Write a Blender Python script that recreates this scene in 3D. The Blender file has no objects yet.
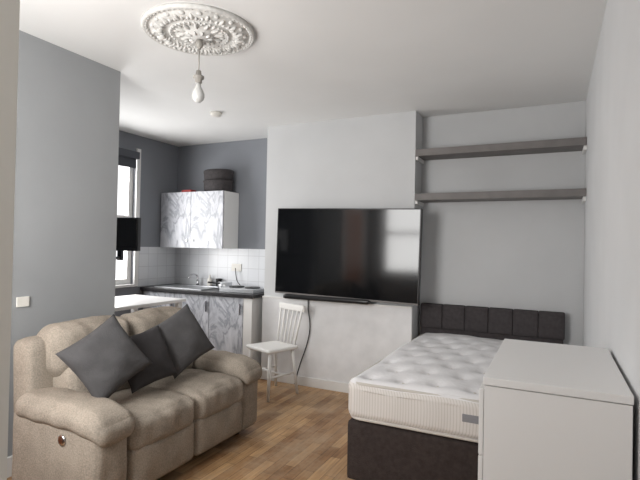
import bpy, bmesh, math, random
from mathutils import Vector, Matrix, Euler
random.seed(4)
S=bpy.context.scene
try: S.view_settings.view_transform='Standard'
except Exception: pass

def lin(c):
    def f(x):
        x/=255.0
        return x/12.92 if x<=0.04045 else ((x+0.055)/1.055)**2.4
    return (f(c[0]),f(c[1]),f(c[2]),1)
def newmat(name):
    m=bpy.data.materials.new(name); m.use_nodes=True
    nt=m.node_tree; return m,nt,nt.nodes['Principled BSDF']
def mat(name,c,rough=0.6,metal=0,spec=0.5,var=0.0,vscale=5,bump=0.0,bscale=60):
    m,nt,b=newmat(name)
    b.inputs['Base Color'].default_value=lin(c); b.inputs['Roughness'].default_value=rough
    b.inputs['Metallic'].default_value=metal; b.inputs['Specular IOR Level'].default_value=spec
    tc=nt.nodes.new('ShaderNodeTexCoord')
    if var>0:
        n=nt.nodes.new('ShaderNodeTexNoise'); n.inputs['Scale'].default_value=vscale; n.inputs['Detail'].default_value=5
        nt.links.new(tc.outputs['Object'],n.inputs['Vector'])
        r=nt.nodes.new('ShaderNodeValToRGB')
        r.color_ramp.elements[0].position=0.3; r.color_ramp.elements[1].position=0.7
        r.color_ramp.elements[0].color=lin([x*(1-var) for x in c]); r.color_ramp.elements[1].color=lin([min(255,x*(1+var)) for x in c])
        nt.links.new(n.outputs['Fac'],r.inputs['Fac']); nt.links.new(r.outputs['Color'],b.inputs['Base Color'])
    if bump>0:
        n2=nt.nodes.new('ShaderNodeTexNoise'); n2.inputs['Scale'].default_value=bscale; n2.inputs['Detail'].default_value=3
        nt.links.new(tc.outputs['Object'],n2.inputs['Vector'])
        bp=nt.nodes.new('ShaderNodeBump'); bp.inputs['Strength'].default_value=bump; bp.inputs['Distance'].default_value=0.01
        nt.links.new(n2.outputs['Fac'],bp.inputs['Height']); nt.links.new(bp.outputs['Normal'],b.inputs['Normal'])
    return m
M_wall=mat('paint_light_grey',(197,198,199),0.8,var=0.015,vscale=2,bump=0.05)
M_part=mat('paint_light_grey_shaded',(150,152,154),0.8,var=0.015,vscale=2,bump=0.05)  # light grey wall paint, with the partition's shade put into the colour
M_dark=mat('paint_slate',(129,132,138),0.8,var=0.02,vscale=2,bump=0.05)
M_ceil=mat('paint_ceiling',(226,226,225),0.85,var=0.01,vscale=1.5)
M_white=mat('white_gloss',(225,224,222),0.45)
M_chair=mat('white_chair_paint',(228,227,224),0.6)
M_dado=mat('white_dado',(222,222,223),0.6,var=0.03,vscale=6)
M_chest=mat('white_laminate',(226,225,224),0.4)
M_black=mat('black_plastic',(18,18,20),0.35)
M_screen=mat('tv_screen',(14,15,17),0.10,spec=0.5)
def weave(name,c,var=0.12):
    m,nt,b=newmat(name); b.inputs['Roughness'].default_value=1.0; b.inputs['Specular IOR Level'].default_value=0.03
    tc=nt.nodes.new('ShaderNodeTexCoord')
    n=nt.nodes.new('ShaderNodeTexNoise'); n.inputs['Scale'].default_value=130; n.inputs['Detail'].default_value=3
    n3=nt.nodes.new('ShaderNodeTexNoise'); n3.inputs['Scale'].default_value=7; n3.inputs['Detail'].default_value=5
    mx=nt.nodes.new('ShaderNodeMath'); mx.operation='MULTIPLY_ADD'; mx.inputs[1].default_value=0.6
    r=nt.nodes.new('ShaderNodeValToRGB'); r.color_ramp.elements[0].position=0.5; r.color_ramp.elements[1].position=1.1 if False else 1.0
    r.color_ramp.elements[0].color=lin([x*(1-var) for x in c]); r.color_ramp.elements[1].color=lin([min(255,x*(1+var)) for x in c])
    bp=nt.nodes.new('ShaderNodeBump'); bp.inputs['Strength'].default_value=0.5; bp.inputs['Distance'].default_value=0.005
    L=nt.links.new
    L(tc.outputs['Object'],n.inputs['Vector']); L(tc.outputs['Object'],n3.inputs['Vector'])
    L(n3.outputs['Fac'],mx.inputs[0]); L(n.outputs['Fac'],mx.inputs[2]); L(mx.outputs[0],r.inputs['Fac']); L(r.outputs['Color'],b.inputs['Base Color'])
    L(n.outputs['Fac'],bp.inputs['Height']); L(bp.outputs['Normal'],b.inputs['Normal'])
    return m
M_sofa=weave('oatmeal_woven_fabric',(147,138,127))
M_sofad=mat('beige_fabric_seam',(90,82,73),0.95,spec=0.1)
M_cush=mat('charcoal_velvet',(80,79,80),0.9,spec=0.15,var=0.06,vscale=12,bump=0.3,bscale=120)
M_cush2=mat('dark_charcoal_velvet',(62,60,61),0.9,spec=0.15,var=0.06,vscale=12,bump=0.3,bscale=120)
M_divan=mat('divan_fabric',(60,53,51),0.95,spec=0.1,var=0.1,vscale=40,bump=0.4,bscale=200)
M_head=mat('headboard_fabric',(72,68,69),0.9,spec=0.1,var=0.08,vscale=30,bump=0.3,bscale=200)
M_matt=mat('mattress_white',(218,217,218),0.9,spec=0.1,var=0.02,vscale=14,bump=0.25,bscale=40)
M_tape=mat('mattress_tape',(190,185,178),0.9)
M_label=mat('label_grey',(130,130,134),0.8)
M_shelf=mat('shelf_grey_wood',(112,108,106),0.6,var=0.06,vscale=8)
M_chrome=mat('chrome',(205,205,208),0.2,metal=1)
M_steel=mat('steel',(190,192,195),0.35,metal=0.8)
M_brass=mat('brass',(190,160,90),0.35,metal=0.9)
M_work=mat('worktop_dark',(40,38,40),0.35,var=0.2,vscale=60)
M_basket=mat('basket_dark_grey',(50,46,47),0.8,var=0.2,vscale=40,bump=0.5,bscale=60)
M_red=mat('red_plastic',(170,50,45),0.5)
M_rose=mat('plaster_rose',(204,203,200),0.85,var=0.06,vscale=30)
M_blind=mat('blind_grey',(78,80,86),0.8)
M_bakelite=mat('white_plastic',(222,219,212),0.4)
M_cream=mat('door_cream',(226,223,216),0.5)

def marble():
    m,nt,b=newmat('marble_vinyl'); b.inputs['Roughness'].default_value=0.35
    tc=nt.nodes.new('ShaderNodeTexCoord')
    mp=nt.nodes.new('ShaderNodeMapping'); mp.inputs['Rotation'].default_value=(0,0.7,0); mp.inputs['Scale'].default_value=(1.5,1.5,0.75)
    n=nt.nodes.new('ShaderNodeTexNoise'); n.inputs['Scale'].default_value=2.4; n.inputs['Detail'].default_value=7; n.inputs['Distortion'].default_value=1.1; n.inputs['Roughness'].default_value=0.6
    r=nt.nodes.new('ShaderNodeValToRGB'); e=r.color_ramp.elements
    e[0].position=0.34; e[0].color=lin((150,152,160)); e[1].position=0.66; e[1].color=lin((210,211,216))
    x=e.new(0.45); x.color=lin((190,192,198)); x=e.new(0.5); x.color=lin((142,145,153)); x=e.new(0.55); x.color=lin((194,196,202))
    nt.links.new(tc.outputs['Object'],mp.inputs['Vector']); nt.links.new(mp.outputs['Vector'],n.inputs['Vector'])
    nt.links.new(n.outputs['Fac'],r.inputs['Fac']); nt.links.new(r.outputs['Color'],b.inputs['Base Color'])
    return m
M_marble=marble()
def floor_mat():
    m,nt,b=newmat('oak_strip_floor')
    tc=nt.nodes.new('ShaderNodeTexCoord')
    mp=nt.nodes.new('ShaderNodeMapping'); mp.inputs['Rotation'].default_value=(0,0,math.radians(90))
    br=nt.nodes.new('ShaderNodeTexBrick'); br.offset=0.37; br.offset_frequency=2
    br.inputs['Scale'].default_value=1; br.inputs['Brick Width'].default_value=0.40; br.inputs['Row Height'].default_value=0.07
    br.inputs['Mortar Size'].default_value=0.0015; br.inputs['Bias'].default_value=0.0
    br.inputs['Color1'].default_value=lin((198,160,116)); br.inputs['Color2'].default_value=lin((148,108,70)); br.inputs['Mortar'].default_value=lin((80,57,38))
    mp2=nt.nodes.new('ShaderNodeMapping'); mp2.inputs['Scale'].default_value=(22,1.6,1)
    n=nt.nodes.new('ShaderNodeTexNoise'); n.inputs['Scale'].default_value=3; n.inputs['Detail'].default_value=6
    r=nt.nodes.new('ShaderNodeValToRGB'); r.color_ramp.elements[0].color=(0.68,0.65,0.61,1); r.color_ramp.elements[1].color=(1.08,1.08,1.08,1)
    r.color_ramp.elements[0].position=0.3; r.color_ramp.elements[1].position=0.7
    mx=nt.nodes.new('ShaderNodeMix'); mx.data_type='RGBA'; mx.blend_type='MULTIPLY'; mx.inputs['Factor'].default_value=1
    n4=nt.nodes.new('ShaderNodeTexNoise'); n4.inputs['Scale'].default_value=2.8; n4.inputs['Detail'].default_value=8; n4.inputs['Roughness'].default_value=0.75
    r4=nt.nodes.new('ShaderNodeValToRGB'); r4.color_ramp.elements[0].position=0.45; r4.color_ramp.elements[1].position=0.64
    r4.color_ramp.elements[0].color=(0.03,0.03,0.03,1); r4.color_ramp.elements[1].color=(0.65,0.65,0.65,1)
    mw=nt.nodes.new('ShaderNodeMix'); mw.data_type='RGBA'; mw.inputs['B'].default_value=lin((176,154,128))
    n5=nt.nodes.new('ShaderNodeTexNoise'); n5.inputs['Scale'].default_value=4.3; n5.inputs['Detail'].default_value=6
    r5=nt.nodes.new('ShaderNodeValToRGB'); r5.color_ramp.elements[0].position=0.32; r5.color_ramp.elements[1].position=0.5
    r5.color_ramp.elements[0].color=(0.72,0.68,0.64,1); r5.color_ramp.elements[1].color=(1,1,1,1)
    md=nt.nodes.new('ShaderNodeMix'); md.data_type='RGBA'; md.blend_type='MULTIPLY'; md.inputs['Factor'].default_value=1
    rr=nt.nodes.new('ShaderNodeMapRange'); rr.inputs['To Min'].default_value=0.38; rr.inputs['To Max'].default_value=0.62
    L=nt.links.new
    L(tc.outputs['Object'],mp.inputs['Vector']); L(mp.outputs['Vector'],br.inputs['Vector'])
    L(tc.outputs['Object'],mp2.inputs['Vector']); L(mp2.outputs['Vector'],n.inputs['Vector']); L(n.outputs['Fac'],r.inputs['Fac'])
    L(tc.outputs['Object'],n4.inputs['Vector']); L(n4.outputs['Fac'],r4.inputs['Fac']); L(n4.outputs['Fac'],rr.inputs['Value']); L(rr.outputs[0],b.inputs['Roughness'])
    L(tc.outputs['Object'],n5.inputs['Vector']); L(n5.outputs['Fac'],r5.inputs['Fac'])
    L(br.outputs['Color'],mx.inputs['A']); L(r.outputs['Color'],mx.inputs['B']); L(mx.outputs['Result'],mw.inputs['A']); L(r4.outputs['Color'],mw.inputs['Factor'])
    L(mw.outputs['Result'],md.inputs['A']); L(r5.outputs['Color'],md.inputs['B']); L(md.outputs['Result'],b.inputs['Base Color'])
    return m
M_floor=floor_mat()
def wood_mat():
    m,nt,b=newmat('brown_door_wood'); b.inputs['Roughness'].default_value=0.5
    tc=nt.nodes.new('ShaderNodeTexCoord'); mp=nt.nodes.new('ShaderNodeMapping'); mp.inputs['Scale'].default_value=(8,8,0.8)
    n=nt.nodes.new('ShaderNodeTexNoise'); n.inputs['Scale'].default_value=3; n.inputs['Detail'].default_value=6
    r=nt.nodes.new('ShaderNodeValToRGB'); r.color_ramp.elements[0].color=lin((130,76,50)); r.color_ramp.elements[1].color=lin((190,122,84))
    L=nt.links.new; L(tc.outputs['Object'],mp.inputs['Vector']); L(mp.outputs['Vector'],n.inputs['Vector']); L(n.outputs['Fac'],r.inputs['Fac']); L(r.outputs['Color'],b.inputs['Base Color'])
    return m
M_door=wood_mat()
def tile_mat():
    m,nt,b=newmat('white_tiles'); b.inputs['Roughness'].default_value=0.25
    tc=nt.nodes.new('ShaderNodeTexCoord'); sp=nt.nodes.new('ShaderNodeSeparateXYZ'); ad=nt.nodes.new('ShaderNodeMath'); cb=nt.nodes.new('ShaderNodeCombineXYZ')
    br=nt.nodes.new('ShaderNodeTexBrick'); br.offset=0; br.inputs['Scale'].default_value=1
    br.inputs['Brick Width'].default_value=0.15; br.inputs['Row Height'].default_value=0.15; br.inputs['Mortar Size'].default_value=0.0025
    br.inputs['Color1'].default_value=lin((216,218,221)); br.inputs['Color2'].default_value=lin((210,212,216)); br.inputs['Mortar'].default_value=lin((188,189,192))
    L=nt.links.new
    L(tc.outputs['Object'],sp.inputs[0]); L(sp.outputs[0],ad.inputs[0]); L(sp.outputs[1],ad.inputs[1]); L(ad.outputs[0],cb.inputs[0]); L(sp.outputs[2],cb.inputs[1])
    L(cb.outputs[0],br.inputs['Vector']); L(br.outputs['Color'],b.inputs['Base Color'])
    return m
M_tile=tile_mat()
def stripe_mat():
    m,nt,b=newmat('mattress_side_stripe'); b.inputs['Roughness'].default_value=0.9
    tc=nt.nodes.new('ShaderNodeTexCoord'); sp=nt.nodes.new('ShaderNodeSeparateXYZ'); ad=nt.nodes.new('ShaderNodeMath')
    mu=nt.nodes.new('ShaderNodeMath'); mu.operation='MULTIPLY'; mu.inputs[1].default_value=1/0.016
    fr=nt.nodes.new('ShaderNodeMath'); fr.operation='FRACT'
    r=nt.nodes.new('ShaderNodeValToRGB'); r.color_ramp.interpolation='CONSTANT'
    r.color_ramp.elements[0].color=lin((208,204,200)); r.color_ramp.elements[1].position=0.72; r.color_ramp.elements[1].color=lin((192,187,181))
    L=nt.links.new
    L(tc.outputs['Object'],sp.inputs[0]); L(sp.outputs[0],ad.inputs[0]); L(sp.outputs[1],ad.inputs[1]); L(ad.outputs[0],mu.inputs[0]); L(mu.outputs[0],fr.inputs[0])
    L(fr.outputs[0],r.inputs['Fac']); L(r.outputs['Color'],b.inputs['Base Color'])
    return m
M_stripe=stripe_mat()

COL=S.collection
def finish(bm,name,m,loc=(0,0,0),rot=None,parent=None,smooth=False):
    me=bpy.data.meshes.new(name); bmesh.ops.recalc_face_normals(bm,faces=bm.faces[:]); bm.to_mesh(me); bm.free()
    if m: me.materials.append(m)
    if smooth:
        for p in me.polygons: p.use_smooth=True
    o=bpy.data.objects.new(name,me); COL.objects.link(o); o.location=loc
    if rot: o.rotation_euler=rot
    if parent: o.parent=parent
    return o
def empty(name,loc=(0,0,0),rot=(0,0,0)):
    e=bpy.data.objects.new(name,None); e.empty_display_size=0.05; COL.objects.link(e); e.location=loc; e.rotation_euler=rot; return e
def box(name,x0,x1,y0,y1,z0,z1,m,bev=0.0,parent=None,rot=None,seg=2):
    bm=bmesh.new(); bmesh.ops.create_cube(bm,size=1)
    for v in bm.verts: v.co=Vector((v.co.x*(x1-x0),v.co.y*(y1-y0),v.co.z*(z1-z0)))
    if bev>0: bmesh.ops.bevel(bm,geom=bm.edges[:],offset=bev,segments=seg,profile=0.7,affect='EDGES')
    return finish(bm,name,m,((x0+x1)/2,(y0+y1)/2,(z0+z1)/2),rot,parent)
def boxes(name,lst,m,bev=0.0,parent=None):
    bm=bmesh.new()
    for (x0,x1,y0,y1,z0,z1) in lst:
        r=bmesh.ops.create_cube(bm,size=1)
        for v in r['verts']:
            v.co=Vector(((x0+x1)/2+v.co.x*(x1-x0),(y0+y1)/2+v.co.y*(y1-y0),(z0+z1)/2+v.co.z*(z1-z0)))
    if bev>0: bmesh.ops.bevel(bm,geom=bm.edges[:],offset=bev,segments=2,affect='EDGES')
    return finish(bm,name,m,parent=parent)
def soft(name,x0,x1,y0,y1,z0,z1,r,m,bulge=(0,0,0),n=14,rot=None,parent=None,fn=None):
    h=((x1-x0)/2,(y1-y0)/2,(z1-z0)/2)
    bm=bmesh.new(); bmesh.ops.create_cube(bm,size=2)
    bmesh.ops.subdivide_edges(bm,edges=bm.edges[:],cuts=n,use_grid_fill=True)
    rr=min(r,min(h)*0.99)
    for v in bm.verts:
        u=[math.sin(math.pi/2*c) for c in v.co]
        q=Vector([u[i]*h[i] for i in range(3)])
        inn=Vector([max(-(h[i]-rr),min(h[i]-rr,q[i])) for i in range(3)])
        d=q-inn
        if d.length>1e-9: q=inn+d.normalized()*rr
        a,b,c=u
        q.x+=bulge[0]*a*(1-b*b)*(1-c*c); q.y+=bulge[1]*b*(1-a*a)*(1-c*c); q.z+=bulge[2]*c*(1-a*a)*(1-b*b)
        if fn: q=fn(q,a,b,c)
        v.co=q
    return finish(bm,name,m,((x0+x1)/2,(y0+y1)/2,(z0+z1)/2),rot,parent,True)
def rod(name,p,q,r0,r1,m,parent=None,seg=14):
    p=Vector(p);q=Vector(q);d=q-p
    bm=bmesh.new(); bmesh.ops.create_cone(bm,cap_ends=True,segments=seg,radius1=r0,radius2=r1,depth=d.length)
    o=finish(bm,name,m,(p+q)/2,None,parent,False)
    for f in o.data.polygons: f.use_smooth=len(f.vertices)==4
    o.rotation_euler=d.to_track_quat('Z','Y').to_euler(); return o
def lathe(name,prof,m,loc=(0,0,0),seg=40,parent=None,rot=None,sx=1,sy=1,keep=False):
    bm=bmesh.new(); rings=[]
    for (r,z) in prof:
        rings.append([bm.verts.new((r*sx*math.cos(2*math.pi*i/seg),r*sy*math.sin(2*math.pi*i/seg),z)) for i in range(seg)])
    for a,b in zip(rings,rings[1:]):
        for i in range(seg):
            bm.faces.new((a[i],a[(i+1)%seg],b[(i+1)%seg],b[i]))
    bm.faces.new(rings[0][::-1]); bm.faces.new(rings[-1])
    if keep: return bm
    return finish(bm,name,m,loc,rot,parent,True)
def tube(name,pts,r,m,parent=None,cyclic=False):
    c=bpy.data.curves.new(name,'CURVE'); c.dimensions='3D'; c.bevel_depth=r; c.bevel_resolution=3
    s=c.splines.new('NURBS' if not cyclic else 'POLY'); s.points.add(len(pts)-1)
    for i,p in enumerate(pts): s.points[i].co=(*p,1)
    if not cyclic: s.use_endpoint_u=True; s.order_u=3
    s.use_cyclic_u=cyclic
    c.materials.append(m); o=bpy.data.objects.new(name,c); COL.objects.link(o)
    if parent: o.parent=parent
    return o

H=2.66
# ---------------- room shell ----------------
box('floor',-4.5,0.325,-1.4,4.85,-0.1,0,M_floor)
box('ceiling',-4.5,0.325,-1.4,4.85,H,H+0.1,M_ceil)
box('wall_right',0.225,0.325,-1.4,4.85,0,H,M_wall)
box('wall_alcove_back',-1.15,0.225,4.55,4.85,0,H,M_wall)
box('wall_chimney_breast',-2.75,-1.15,4.30,4.85,0,H,M_wall)
box('trim_dado',-2.75,-1.15,4.27,4.30,0,0.85,M_dado)
box('trim_dado_cap',-2.75,-1.15,4.262,4.30,0.85,0.868,M_white,0.004)
box('wall_kitchen_back',-4.5,-2.75,4.75,4.85,0,H,M_dark)
WY0,WY1,WZ0,WZ1=2.95,4.05,0.92,2.45
boxes('wall_window',[(-4.5,-4.4,1.4,WY0,0,H),(-4.5,-4.4,WY1,4.75,0,H),(-4.5,-4.4,WY0,WY1,0,WZ0),(-4.5,-4.4,WY0,WY1,WZ1,H)],M_dark)
box('wall_partition',-3.0,-2.89,0.52,2.50,0,H,M_part)
box('wall_kitchen_front',-4.4,-3.0,1.4,1.5,0,H,M_dark)
FX0,FX1,FZ0,FZ1=-2.65,-1.50,0.95,2.35
boxes('wall_front',[(-3.0,FX0,0.42,0.52,0,H),(FX1,-0.90,0.42,0.52,0,H),(FX0,FX1,0.42,0.52,0,FZ0),(FX0,FX1,0.42,0.52,FZ1,H),(-0.90,0.225,0.42,0.52,2.08,H)],M_wall)
box('wall_hall_left',-1.4,-1.3,-1.3,0.42,0,H,M_wall)
box('wall_hall_back',-1.4,0.225,-1.4,-1.3,0,H,M_wall)
boxes('trim_door_jamb',[(-0.90,-0.873,0.40,0.53,0,2.08),(-0.873,0.225,0.40,0.53,2.05,2.08)],M_cream)
box('strike_plate',-0.875,-0.871,0.49,0.503,1.235,1.270,M_brass)
d=empty('door_1')
boxes('casing',[(-2.889,-2.868,0.84,0.92,0,2.08),(-2.889,-2.868,1.62,1.70,0,2.08),(-2.889,-2.868,0.92,1.62,2.0,2.08)],M_white,parent=d)
box('leaf',-2.889,-2.876,0.92,1.62,0.005,2.0,M_door,0.003,parent=d)
boxes('panels',[(-2.876,-2.868,1.00,1.23,0.2,0.9),(-2.876,-2.868,1.31,1.54,0.2,0.9),(-2.876,-2.868,1.00,1.23,1.05,1.85),(-2.876,-2.868,1.31,1.54,1.05,1.85)],M_door,0.003,parent=d)
rod('knob',(-2.876,0.97,1.0),(-2.83,0.97,1.0),0.012,0.025,M_brass,d)
boxes('baseboard_left',[(-2.889,-2.872,1.705,2.50,0,0.12)],M_white,0.003)
boxes('baseboard_alcove',[(-1.15,0.225,4.535,4.55,0,0.1)],M_white,0.003)
boxes('baseboard_right',[(0.21,0.225,2.5,4.53,0,0.1)],M_white,0.003)
box('baseboard_chimney',-2.75,-1.15,4.255,4.27,0,0.09,M_white,0.003)
box('trim_backsplash_tiles',-4.39,-2.75,4.742,4.75,0.885,1.352,M_tile)
box('trim_backsplash_tiles_side',-4.40,-4.39,4.12,4.742,0.885,1.352,M_tile)
# windows
def window_x():
    w=empty('window_1',(-4.45,(WY0+WY1)/2,0))
    def B(n,*a,m=M_white,bev=0.004):
        o=box(n,*a,m,bev); o.location-=w.location; o.parent=w
    x0,x1=-4.49,-4.43
    B('frame_top',x0,x1,WY0,WY1,WZ1-0.06,WZ1); B('frame_bottom',x0,x1,WY0,WY1,WZ0,WZ0+0.06)
    B('frame_side_a',x0,x1,WY0,WY0+0.06,WZ0+.06,WZ1-.06); B('frame_side_b',x0,x1,WY1-0.06,WY1,WZ0+.06,WZ1-.06)
    B('meeting_rail',x0,x1,WY0+.06,WY1-.06,1.66,1.71)
    B('sill',-4.43,-4.36,WY0-0.03,WY1+0.0,WZ0-0.03,WZ0)
    B('blind_cassette',-4.395,-4.33,WY0,WY1+0.0,2.37,2.45,m=M_blind)
    B('blind_cloth',-4.372,-4.366,WY0+0.02,WY1-0.02,2.26,2.37,m=M_blind,bev=0)
    B('casing',-4.399,-4.375,WY1+0.003,WY1+0.06,WZ0-0.03,WZ1+0.05)
window_x()
def window_y():
    w=empty('window_2')
    L=[(FX0,FX1,0.43,0.48,FZ0,FZ0+.06),(FX0,FX1,0.43,0.48,FZ1-.06,FZ1),(FX0,FX0+.06,0.43,0.48,FZ0+.06,FZ1-.06),(FX1-.06,FX1,0.43,0.48,FZ0+.06,FZ1-.06),(FX0+.06,FX1-.06,0.43,0.48,1.62,1.67)]
    boxes('frame',L,M_white,parent=w); box('sill',FX0,FX1,0.52,0.60,FZ0-.03,FZ0,M_white,0.004,parent=w)
window_y()

# ---------------- ceiling rose & pendant ----------------
def rose():
    cx,cy=-1.895,2.20
    k=0.325/0.365
    p=[(0.365,0),(0.365,-0.016),(0.35,-0.026),(0.335,-0.014),(0.32,-0.010),(0.305,-0.018),(0.285,-0.030),(0.25,-0.032),(0.22,-0.022),(0.205,-0.016),(0.195,-0.026),(0.18,-0.032),(0.165,-0.022),(0.12,-0.018),(0.095,-0.03),(0.08,-0.042),(0.05,-0.05),(0.02,-0.055)]
    p=[(a*k,b) for a,b in p]
    bm=lathe('x',p,None,seg=72,keep=True)
    def bead(r,a,z,sx,sy,sz):
        q=bmesh.ops.create_icosphere(bm,subdivisions=2,radius=1)
        M=Matrix.Rotation(a,3,'Z')
        for v in q['verts']:
            c=Vector((v.co.x*sx*k,v.co.y*sy*k,v.co.z*sz)); c=M@(c+Vector((r*k,0,0))); c.z+=z; v.co=c
    for i in range(56): bead(0.338,2*math.pi*i/56,-0.016,0.010,0.013,0.010)
    for i in range(18):
        a=2*math.pi*i/18
        bead(0.265,a,-0.03,0.032,0.013,0.014); bead(0.25,a+0.10,-0.03,0.018,0.010,0.014); bead(0.25,a-0.10,-0.03,0.018,0.010,0.014)
        bead(0.298,a+math.pi/18,-0.022,0.014,0.018,0.012); bead(0.232,a+math.pi/18,-0.024,0.014,0.008,0.010)
    for i in range(36): bead(0.187,2*math.pi*i/36,-0.03,0.008,0.009,0.008)
    for i in range(12):
        a=2*math.pi*i/12
        bead(0.125,a,-0.024,0.036,0.011,0.013); bead(0.15,a+math.pi/12,-0.022,0.018,0.010,0.010)
    for i in range(10): bead(0.07,2*math.pi*i/10,-0.045,0.02,0.009,0.010)
    finish(bm,'ceiling_rose',M_rose,(cx,cy,H),smooth=True)
    e=empty('pendant_light_bulb',(cx,cy,0))
    def RL(n,pr,m,z,**k): return lathe(n,pr,m,(0,0,z),seg=24,parent=e,**k)
    mh=mat('lampholder_plastic',(150,146,140),0.4)
    RL('ceiling_cup',[(0.004,0.0),(0.02,-0.002),(0.024,-0.03),(0.012,-0.05),(0.004,-0.055)],mh,H-0.056)
    rod('flex',(0,0,H-0.11),(0,0,2.42),0.004,0.004,mh,e)
    RL('lampholder',[(0.004,0.0),(0.014,-0.004),(0.018,-0.03),(0.032,-0.036),(0.032,-0.05),(0.021,-0.054),(0.021,-0.075),(0.01,-0.078)],mh,2.425)
    mb=mat('bulb_frosted',(200,200,198),0.12)
    RL('bulb',[(0.013,0.0),(0.016,-0.02),(0.027,-0.04),(0.036,-0.062),(0.037,-0.08),(0.030,-0.100),(0.015,-0.113),(0.002,-0.117)],mb,2.348)
rose()
lathe('smoke_detector',[(0.055,0),(0.055,-0.02),(0.045,-0.032),(0.01,-0.036)],M_bakelite,(-2.92,3.65,H),seg=32)

# ---------------- television etc. ----------------
tv=empty('television',(-1.80,4.20,1.335),(0,math.radians(1.1),0))
box('body',-0.74,0.74,-0.018,0.035,-0.43,0.43,M_black,0.006,parent=tv)
box('screen',-0.728,0.728,-0.021,-0.0175,-0.412,0.420,M_screen,0.0,parent=tv)
box('bottom_bezel',-0.735,0.735,-0.022,-0.018,-0.428,-0.414,M_shelf,0.0,parent=tv)
box('wall_bracket',-0.25,0.25,0.035,0.099,-0.2,0.2,M_black,0.0,parent=tv)
sb=empty('soundbar')
soft('bar',-2.44,-1.52,4.15,4.22,0.869,0.915,0.02,M_black,parent=sb,n=8)
box('ledge_clip',-2.3,-1.7,4.215,4.262,0.872,0.880,M_black,0,parent=sb)
tube('tv_cable',[(-2.19,4.24,0.90),(-2.20,4.24,0.8),(-2.16,4.245,0.6),(-2.20,4.24,0.4),(-2.28,4.24,0.2),(-2.33,4.24,0.008)],0.006,mat('cable_grey',(60,60,62),0.5))

# ---------------- alcove shelves ----------------
for i,z in enumerate((2.24,1.835)):
    e=empty('wall_shelf')
    box('board',-1.147,0.222,4.29,4.547,z,z+0.062,M_shelf,0.003,parent=e)
    box('batten_a',-1.149,-1.127,4.31,4.547,z-0.03,z-0.001,M_white,0,parent=e)
    box('batten_b',0.203,0.224,4.31,4.547,z-0.035,z-0.001,M_white,0,parent=e)

# ---------------- bed ----------------
bed=empty('divan_bed')
BX0,BX1,BY0,BY1=-1.09,0.135,2.60,4.44
MZ0,MZ1=0.385,0.635
for k,(a,b_) in enumerate(((BY0+0.01,3.48),(3.485,BY1-0.01))):
    soft('divan_base_%d'%(k+1),BX0+0.01,BX1-0.01,a,b_,0.04,MZ0-0.002,0.02,M_divan,n=10,parent=bed)
for k,(x,y) in enumerate(((-1.02,2.68),(0.06,2.68),(-1.02,4.35),(0.06,4.35))):
    rod('castor_%d'%(k+1),(x,y,0),(x,y,0.05),0.02,0.025,M_black,bed)
tufts=[]
cx,cy=(BX0+BX1)/2,(BY0+BY1)/2
for i in range(9):
    for j in range(6):
        x=-0.5+ j*0.2 + (0.1 if i%2 else 0)
        y=-0.80+i*0.2
        if abs(x)<0.54: tufts.append((x,y))
def mfn(q,a,b,c):
    if c>0.5:
        d=0
        for (tx,ty) in tufts:
            r2=(q.x-tx)**2+(q.y-ty)**2
            d+=0.018*math.exp(-r2/0.0016)+0.010*math.exp(-r2/0.008)
        q.z-=d*min(1,(c-0.5)*2)
        q.z+=0.006*math.sin(q.x*9+q.y*5)
    else:
        s=0.008*max(0,math.cos(q.x*28)*0.5+math.cos(q.y*28)*0.5)*(1-c*c)
        if abs(a)>0.98: q.x-=s*math.copysign(1,a)
        if abs(b)>0.98: q.y-=s*math.copysign(1,b)
    return q
mt=soft('mattress',BX0,BX1,BY0,BY1,MZ0,MZ1,0.065,M_matt,bulge=(0.012,0.012,0.035),n=90,parent=bed,fn=mfn)
mt.data.materials.append(M_stripe)
for p in mt.data.polygons:
    if abs(p.normal.z)<0.6: p.material_index=1
def loop(z,ins=0.0,r=0.08):
    pts=[]
    x0,x1,y0,y1=BX0+ins,BX1-ins,BY0+ins,BY1-ins
    for (ccx,ccy,a0) in ((x1-r,y1-r,0),(x0+r,y1-r,90),(x0+r,y0+r,180),(x1-r,y0+r,270)):
        for k in range(7):
            a=math.radians(a0+15*k); pts.append((ccx+r*math.cos(a),ccy+r*math.sin(a),z))
    return pts
tube('piping_top',loop(MZ1-0.030,0.014),0.009,M_tape,bed,True)
tube('piping_bottom',loop(MZ0+0.018,0.014),0.009,M_tape,bed,True)
for k,(x,y) in enumerate(tufts):
    bm=bmesh.new(); bmesh.ops.create_icosphere(bm,subdivisions=2,radius=0.008)
    u=x/((BX1-BX0)/2); w_=y/((BY1-BY0)/2)
    zz=MZ1-0.028+0.035*(1-u*u)*(1-w_*w_)+0.006*math.sin(x*9+y*5)
    finish(bm,'tuft_%d'%(k+1),M_tape,(cx+x,cy+y,zz+0.002),parent=bed,smooth=True).scale=(1,1,0.5)
box('label',-0.42,-0.28,BY0-0.014,BY0-0.008,0.50,0.54,M_label,0,parent=bed)
hb=empty('headboard')
for k in range(6):
    w=(0.075+1.135)/6
    soft('panel_%d'%(k+1),-1.12+k*w,-1.12+(k+1)*w-0.001,4.455,4.53,0.66,0.885,0.012,M_head,bulge=(0,0.004,0),n=8,parent=hb)
box('board',-1.115,0.08,4.47,4.53,0.35,0.67,M_head,0.01,parent=hb)
box('strut_1',-0.95,-0.89,4.5,4.53,0,0.36,M_black,0,parent=hb); box('strut_2',-0.15,-0.09,4.5,4.53,0,0.36,M_black,0,parent=hb)

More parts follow.
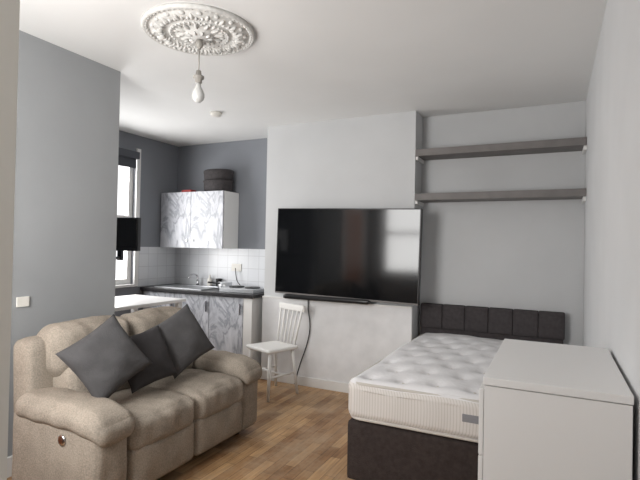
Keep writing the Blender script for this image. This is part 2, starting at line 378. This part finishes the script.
# ---------------- chest of drawers ----------------
ch=empty('chest_of_drawers')
cx0,cx1,cy0,cy1=-0.203,0.212,1.64,2.40
T=0.985
box('top',cx0,cx1,cy0,cy1,T-0.025,T,M_chest,0.003,parent=ch)
box('side_near',cx0+0.004,cx1-0.002,cy0+0.004,cy0+0.022,0,T-0.028,M_chest,0.002,parent=ch)
box('side_far',cx0+0.004,cx1-0.002,cy1-0.022,cy1-0.004,0,T-0.028,M_chest,0.002,parent=ch)
box('back',cx1-0.012,cx1-0.004,cy0+0.022,cy1-0.022,0.03,T-0.028,M_chest,0,parent=ch)
box('plinth',cx0+0.03,cx0+0.05,cy0+0.022,cy1-0.022,0,0.07,M_chest,0,parent=ch)
for k in range(4):
    z=0.075+k*0.219
    box('drawer_front_%d'%(k+1),cx0-0.012,cx0+0.003,cy0+0.004,cy1-0.004,z,z+0.213,M_chest,0.003,parent=ch)
    box('drawer_box_%d'%(k+1),cx0+0.006,cx1-0.02,cy0+0.03,cy1-0.03,z+0.01,z+0.18,M_chest,0,parent=ch)

# ---------------- sofa ----------------
so=empty('recliner_sofa')
XB,XF=-2.80,-1.97
YA0,YA1,YB0,YB1=1.62,1.86,2.85,3.08
box('base',XB+0.08,XF-0.10,YA1-0.02,YB0+0.02,0.05,0.30,M_sofad,0.01,parent=so)
ym=(YA1+YB0)/2
def wrk(s):
    def f(q,a,b,c):
        w=0.005*math.sin(q.y*31+s)*math.sin(q.z*23+s*2)+0.004*math.sin(q.x*27+q.y*17+s)+0.0025*math.sin(q.y*60-q.x*40+s)
        return q+Vector((w,0,w*0.7))
    return f
for k,(y0,y1) in enumerate(((YA1-0.01,ym-0.002),(ym+0.002,YB0+0.01))):
    soft('seat_cushion_%d'%(k+1),-2.58,XF+0.0,y0,y1,0.27,0.465,0.06,M_sofa,bulge=(0.012,0,0.022),n=28,parent=so,fn=wrk(k))
    soft('footrest_%d'%(k+1),XF-0.16,XF-0.01,y0+0.005,y1-0.005,0.06,0.31,0.04,M_sofa,bulge=(0.015,0,0),n=20,parent=so,fn=wrk(k+2))
    t=(0,math.radians(-12),0)
    soft('back_lumbar_%d'%(k+1),-2.66,-2.43,y0-0.02,y1+0.0,0.42,0.68,0.07,M_sofa,bulge=(0.03,0,0.01),n=28,rot=t,parent=so,fn=wrk(k+4))
    soft('back_headrest_%d'%(k+1),-2.76,-2.52,y0-0.06 if k==0 else y0,y1 if k==0 else y1+0.07,0.60,0.90,0.08,M_sofa,bulge=(0.025,0,0.02),n=28,rot=t,parent=so,fn=wrk(k+6))
soft('back_shell',XB,-2.60,YA0+0.08,YB1-0.08,0.07,0.84,0.06,M_sofa,n=12,parent=so,rot=(0,math.radians(-3),0))
for k,(y0,y1) in enumerate(((YA0,YA1),(YB0,YB1))):
    soft('arm_side_%d'%(k+1),XB+0.12,XF-0.02,y0+0.02,y1-0.02,0.05,0.47,0.04,M_sofa,bulge=(0.012,0.010,0),n=20,parent=so,fn=wrk(9+k))
    def armf(q,a,b,c):
        if a>0: q.z-=0.05*a**3
        q.z+=0.004*math.sin(q.x*35+q.y*20); return q
    soft('arm_pad_%d'%(k+1),XB+0.15,XF+0.02,y0-0.005,y1+0.008,0.425,0.56,0.062,M_sofa,bulge=(0,0.008,0.015),n=24,parent=so,fn=armf)
lathe('recliner_button',[(0.028,0),(0.028,0.006),(0.018,0.008),(0.004,0.008)],M_chrome,(-2.24,YA0+0.013,0.385),rot=(math.radians(90),0,0),parent=so,seg=24)
for k,(x,y) in enumerate(((-2.1,1.74),(-2.1,2.94),(-2.6,1.74),(-2.6,2.94))):
    rod('foot_%d'%(k+1),(x,y,0),(x,y,0.07),0.022,0.028,M_black,so)

def pillow(name,size,th,loc,rot,m):
    bm=bmesh.new(); n=28; g={}
    for s in (1,-1):
        for i in range(n+1):
            for j in range(n+1):
                u=-1+2*i/n; v=-1+2*j/n
                edge=(i in(0,n) or j in(0,n))
                if s==-1 and edge: g[(s,i,j)]=g[(1,i,j)]; continue
                f=(max(0,1-u*u)*max(0,1-v*v))**0.42
                pin=1-0.08*(1-abs(u)**2)*(abs(v)**2)-0.08*(1-abs(v)**2)*(abs(u)**2)
                w=(0.008*math.sin(u*4+v*3)+0.004*math.sin(u*9-v*7))*f
                g[(s,i,j)]=bm.verts.new((u*size/2*pin,v*size/2*pin,s*th/2*f+w*0.6))
    for s in (1,-1):
        for i in range(n):
            for j in range(n):
                q=[g[(s,i,j)],g[(s,i+1,j)],g[(s,i+1,j+1)],g[(s,i,j+1)]]
                bm.faces.new(q if s==1 else q[::-1])
    o=finish(bm,name,m,loc,None,None,True)
    o.matrix_world=Matrix.Translation(loc)@rot; return o
def prot(yaw,lean,spin):
    return (Matrix.Rotation(math.radians(yaw),4,'Z')@Matrix.Rotation(math.radians(90-lean),4,'Y')@Matrix.Rotation(math.radians(spin),4,'Z'))
pillow('throw_cushion',0.37,0.16,(-2.25,1.90,0.745),prot(-25,22,32),M_cush)
pillow('throw_cushion',0.34,0.13,(-2.26,2.20,0.69),prot(-10,26,8),M_cush2)
pillow('throw_cushion',0.37,0.15,(-2.27,2.52,0.745),prot(-20,20,26),M_cush)

# ---------------- chair ----------------
chr_=empty('spindle_back_chair',(-2.385,3.90,0),(0,0,math.radians(-20)))
def seatf(q,a,b,c):
    q.x*=1-0.10*(b+1)/2; return q
soft('seat',-0.185,0.185,-0.19,0.18,0.420,0.455,0.016,M_chair,n=10,parent=chr_,fn=seatf)
for k,(x,y) in enumerate(((-.14,-.14),(.14,-.14),(-.125,.13),(.125,.13))):
    rod('leg_%d'%(k+1),(x*1.3,y*1.35,0),(x,y,0.43),0.013,0.019,M_chair,chr_)
rod('stretcher_1',(-.165,-.165,.2),(-.145,.155,.2),0.010,0.010,M_chair,chr_); rod('stretcher_2',(.165,-.165,.2),(.145,.155,.2),0.010,0.010,M_chair,chr_)
rod('stretcher_3',(-.155,0,.2),(.155,0,.2),0.010,0.010,M_chair,chr_)
for k in range(6):
    x=-0.125+k*0.05
    e_=(k in(0,5))
    rod('spindle_%d'%(k+1),(x,0.155,0.445),(x*1.28,0.225,0.80),0.012 if e_ else 0.008,0.011 if e_ else 0.008,M_chair,chr_)
soft('top_rail',-0.185,0.185,0.212,0.242,0.765,0.83,0.013,M_chair,n=10,parent=chr_)

# ---------------- kitchen ----------------
kc=empty('kitchen_base_cabinet')
box('carcass',-4.36,-2.82,4.20,4.735,0.12,0.84,M_white,0,parent=kc)
box('plinth',-4.36,-2.82,4.25,4.73,0.0,0.12,M_white,0,parent=kc)
xs=[-4.36,-3.88,-3.38,-2.93]
for k in range(3):
    box('door_%d'%(k+1),xs[k]+0.003,xs[k+1]-0.003,4.178,4.199,0.13,0.835,M_marble,0.003,parent=kc)
    box('handle_%d'%(k+1),xs[k+1]-0.04,xs[k+1]-0.03,4.16,4.178,0.66,0.78,M_chrome,0.002,parent=kc)
box('end_panel',-2.927,-2.82,4.178,4.199,0.02,0.838,M_white,0.002,parent=kc)
box('worktop',-4.385,-2.80,4.15,4.738,0.842,0.88,M_work,0.004,parent=kc)
boxes('sink_rim',[(-4.25,-3.55,4.24,4.26,0.881,0.889),(-4.25,-3.55,4.64,4.66,0.881,0.889),(-4.25,-4.23,4.26,4.64,0.881,0.889),(-3.57,-3.55,4.26,4.64,0.881,0.889),(-4.23,-3.57,4.26,4.64,0.8805,0.883)],M_steel,parent=kc)
rod('tap_base',(-3.98,4.69,0.88),(-3.98,4.69,0.95),0.018,0.015,M_chrome,kc)
tube('tap_spout',[(-3.98,4.69,0.94),(-3.98,4.69,1.00),(-3.98,4.64,1.03),(-3.98,4.55,1.02),(-3.98,4.53,0.98)],0.010,M_chrome,kc)
hob=empty('countertop_hob')
box('body',-3.30,-2.86,4.25,4.6,0.881,0.925,M_steel,0.006,parent=hob)
for k,x in enumerate((-3.19,-2.98)):
    lathe('plate_%d'%(k+1),[(0.085,0),(0.085,0.012),(0.07,0.015),(0.005,0.015)],M_black,(x,4.42,0.925),seg=28,parent=hob)
tube('hob_cable',[(-3.42,4.70,1.12),(-3.41,4.70,1.0),(-3.36,4.69,0.93),(-3.28,4.66,0.9)],0.005,M_black)
box('wall_socket',-3.50,-3.36,4.73,4.741,1.08,1.17,M_bakelite,0.003)
sp_=empty('saucepan')
lathe('pan_body',[(0.07,0),(0.08,0.005),(0.082,0.08),(0.078,0.08)],M_steel,(-3.43,4.52,0.882),seg=28,parent=sp_)
rod('pan_handle',(-3.44,4.44,0.95),(-3.50,4.30,0.97),0.008,0.01,M_black,sp_)
lathe('soap_bottle',[(0.028,0),(0.03,0.01),(0.03,0.09),(0.012,0.11),(0.012,0.14),(0.004,0.142)],M_bakelite,(-3.80,4.70,0.882),seg=20)
lathe('storage_jar',[(0.033,0),(0.036,0.005),(0.036,0.08),(0.038,0.082),(0.038,0.10),(0.004,0.104)],M_black,(-3.66,4.70,0.882),seg=24)

ku=empty('kitchen_wall_cabinet')
box('carcass',-4.38,-3.43,4.47,4.74,1.355,2.02,M_white,0,parent=ku)
for k,(a,b_) in enumerate(((-4.38,-3.907),(-3.903,-3.43))):
    box('door_%d'%(k+1),a,b_,4.449,4.469,1.352,2.022,M_marble,0.003,parent=ku)
    rod('knob_%d'%(k+1),(-3.95 if k==0 else -3.86,4.449,1.44),(-3.95 if k==0 else -3.86,4.43,1.44),0.008,0.012,M_chrome,ku)
box('side_panel',-3.429,-3.42,4.47,4.74,1.355,2.02,M_white,0,parent=ku)
bk=empty('storage_basket')
lathe('lower',[(0.14,0),(0.165,0.01),(0.172,0.06),(0.172,0.115),(0.18,0.12),(0.18,0.135),(0.02,0.136)],M_basket,(-3.62,4.60,2.023),parent=bk,sx=1.12,sy=0.78)
lathe('upper',[(0.14,0),(0.168,0.008),(0.172,0.06),(0.172,0.085),(0.178,0.09),(0.178,0.115),(0.16,0.125),(0.02,0.13)],M_basket,(-3.62,4.60,2.16),parent=bk,sx=1.12,sy=0.78)
box('food_packet',-4.12,-3.97,4.52,4.62,2.023,2.06,M_red,0.01)

tb=empty('white_table')
box('top',-4.0,-3.30,2.75,3.72,0.82,0.85,M_chest,0.005,parent=tb)
for k,(x,y) in enumerate(((-3.95,2.8),(-3.35,2.8),(-3.95,3.67),(-3.35,3.67))):
    box('leg_%d'%(k+1),x-0.025,x+0.025,y-0.025,y+0.025,0,0.82,M_chest,0.003,parent=tb)
st=empty('small_television',(-3.29,2.86,1.47),(0,0,math.radians(18)))
box('body',-0.19,0.19,-0.02,0.03,-0.14,0.14,M_black,0.006,parent=st)
box('screen',-0.175,0.175,-0.022,-0.0195,-0.11,0.128,M_screen,0,parent=st)
box('mount_arm',-0.02,0.02,0.03,0.06,-0.22,0.02,M_black,0,parent=st)
rod('wall_arm',(0.0,0.045,-0.2),(0.06,-0.37,-0.2),0.012,0.012,M_black,st)
box('light_switch',-2.889,-2.879,1.78,1.855,1.00,1.06,M_bakelite,0.003)

# ---------------- lights ----------------
def area(name,loc,rot,sx,sy,p,col=(1,1,1)):
    l=bpy.data.lights.new(name,'AREA'); l.shape='RECTANGLE'; l.size=sx; l.size_y=sy; l.energy=p; l.color=col
    o=bpy.data.objects.new(name,l); COL.objects.link(o); o.location=loc; o.rotation_euler=rot; return o
area('daylight_front',((FX0+FX1)/2,0.36,(FZ0+FZ1)/2),(math.radians(90),0,0),1.1,1.35,70,(1,0.99,0.97))
area('daylight_kitchen',(-4.62,3.5,1.7),(math.radians(90),0,math.radians(-90)),1.0,1.45,52,(1,0.99,0.98))
area('hall_fill',(-0.5,-0.5,2.6),(0,0,0),0.5,0.5,16,(1,0.97,0.93))  # added fill light in the unseen hall, brightens the chest's near side
w=bpy.data.worlds.new('World'); S.world=w; w.use_nodes=True
bg=w.node_tree.nodes['Background']; bg.inputs[0].default_value=(0.98,0.985,1,1); bg.inputs[1].default_value=1.4

# ---------------- camera ----------------
cd=bpy.data.cameras.new('camera'); cam=bpy.data.objects.new('camera',cd); COL.objects.link(cam)
cd.sensor_width=36; cd.lens=26.9; cd.clip_start=0.02
R=Matrix.Rotation(math.radians(26.08),4,'Z')@Matrix.Rotation(math.radians(90.75),4,'X')@Matrix.Rotation(math.radians(1.1),4,'Z')
cam.matrix_world=Matrix.Translation((0,0,1.40))@R
S.camera=cam
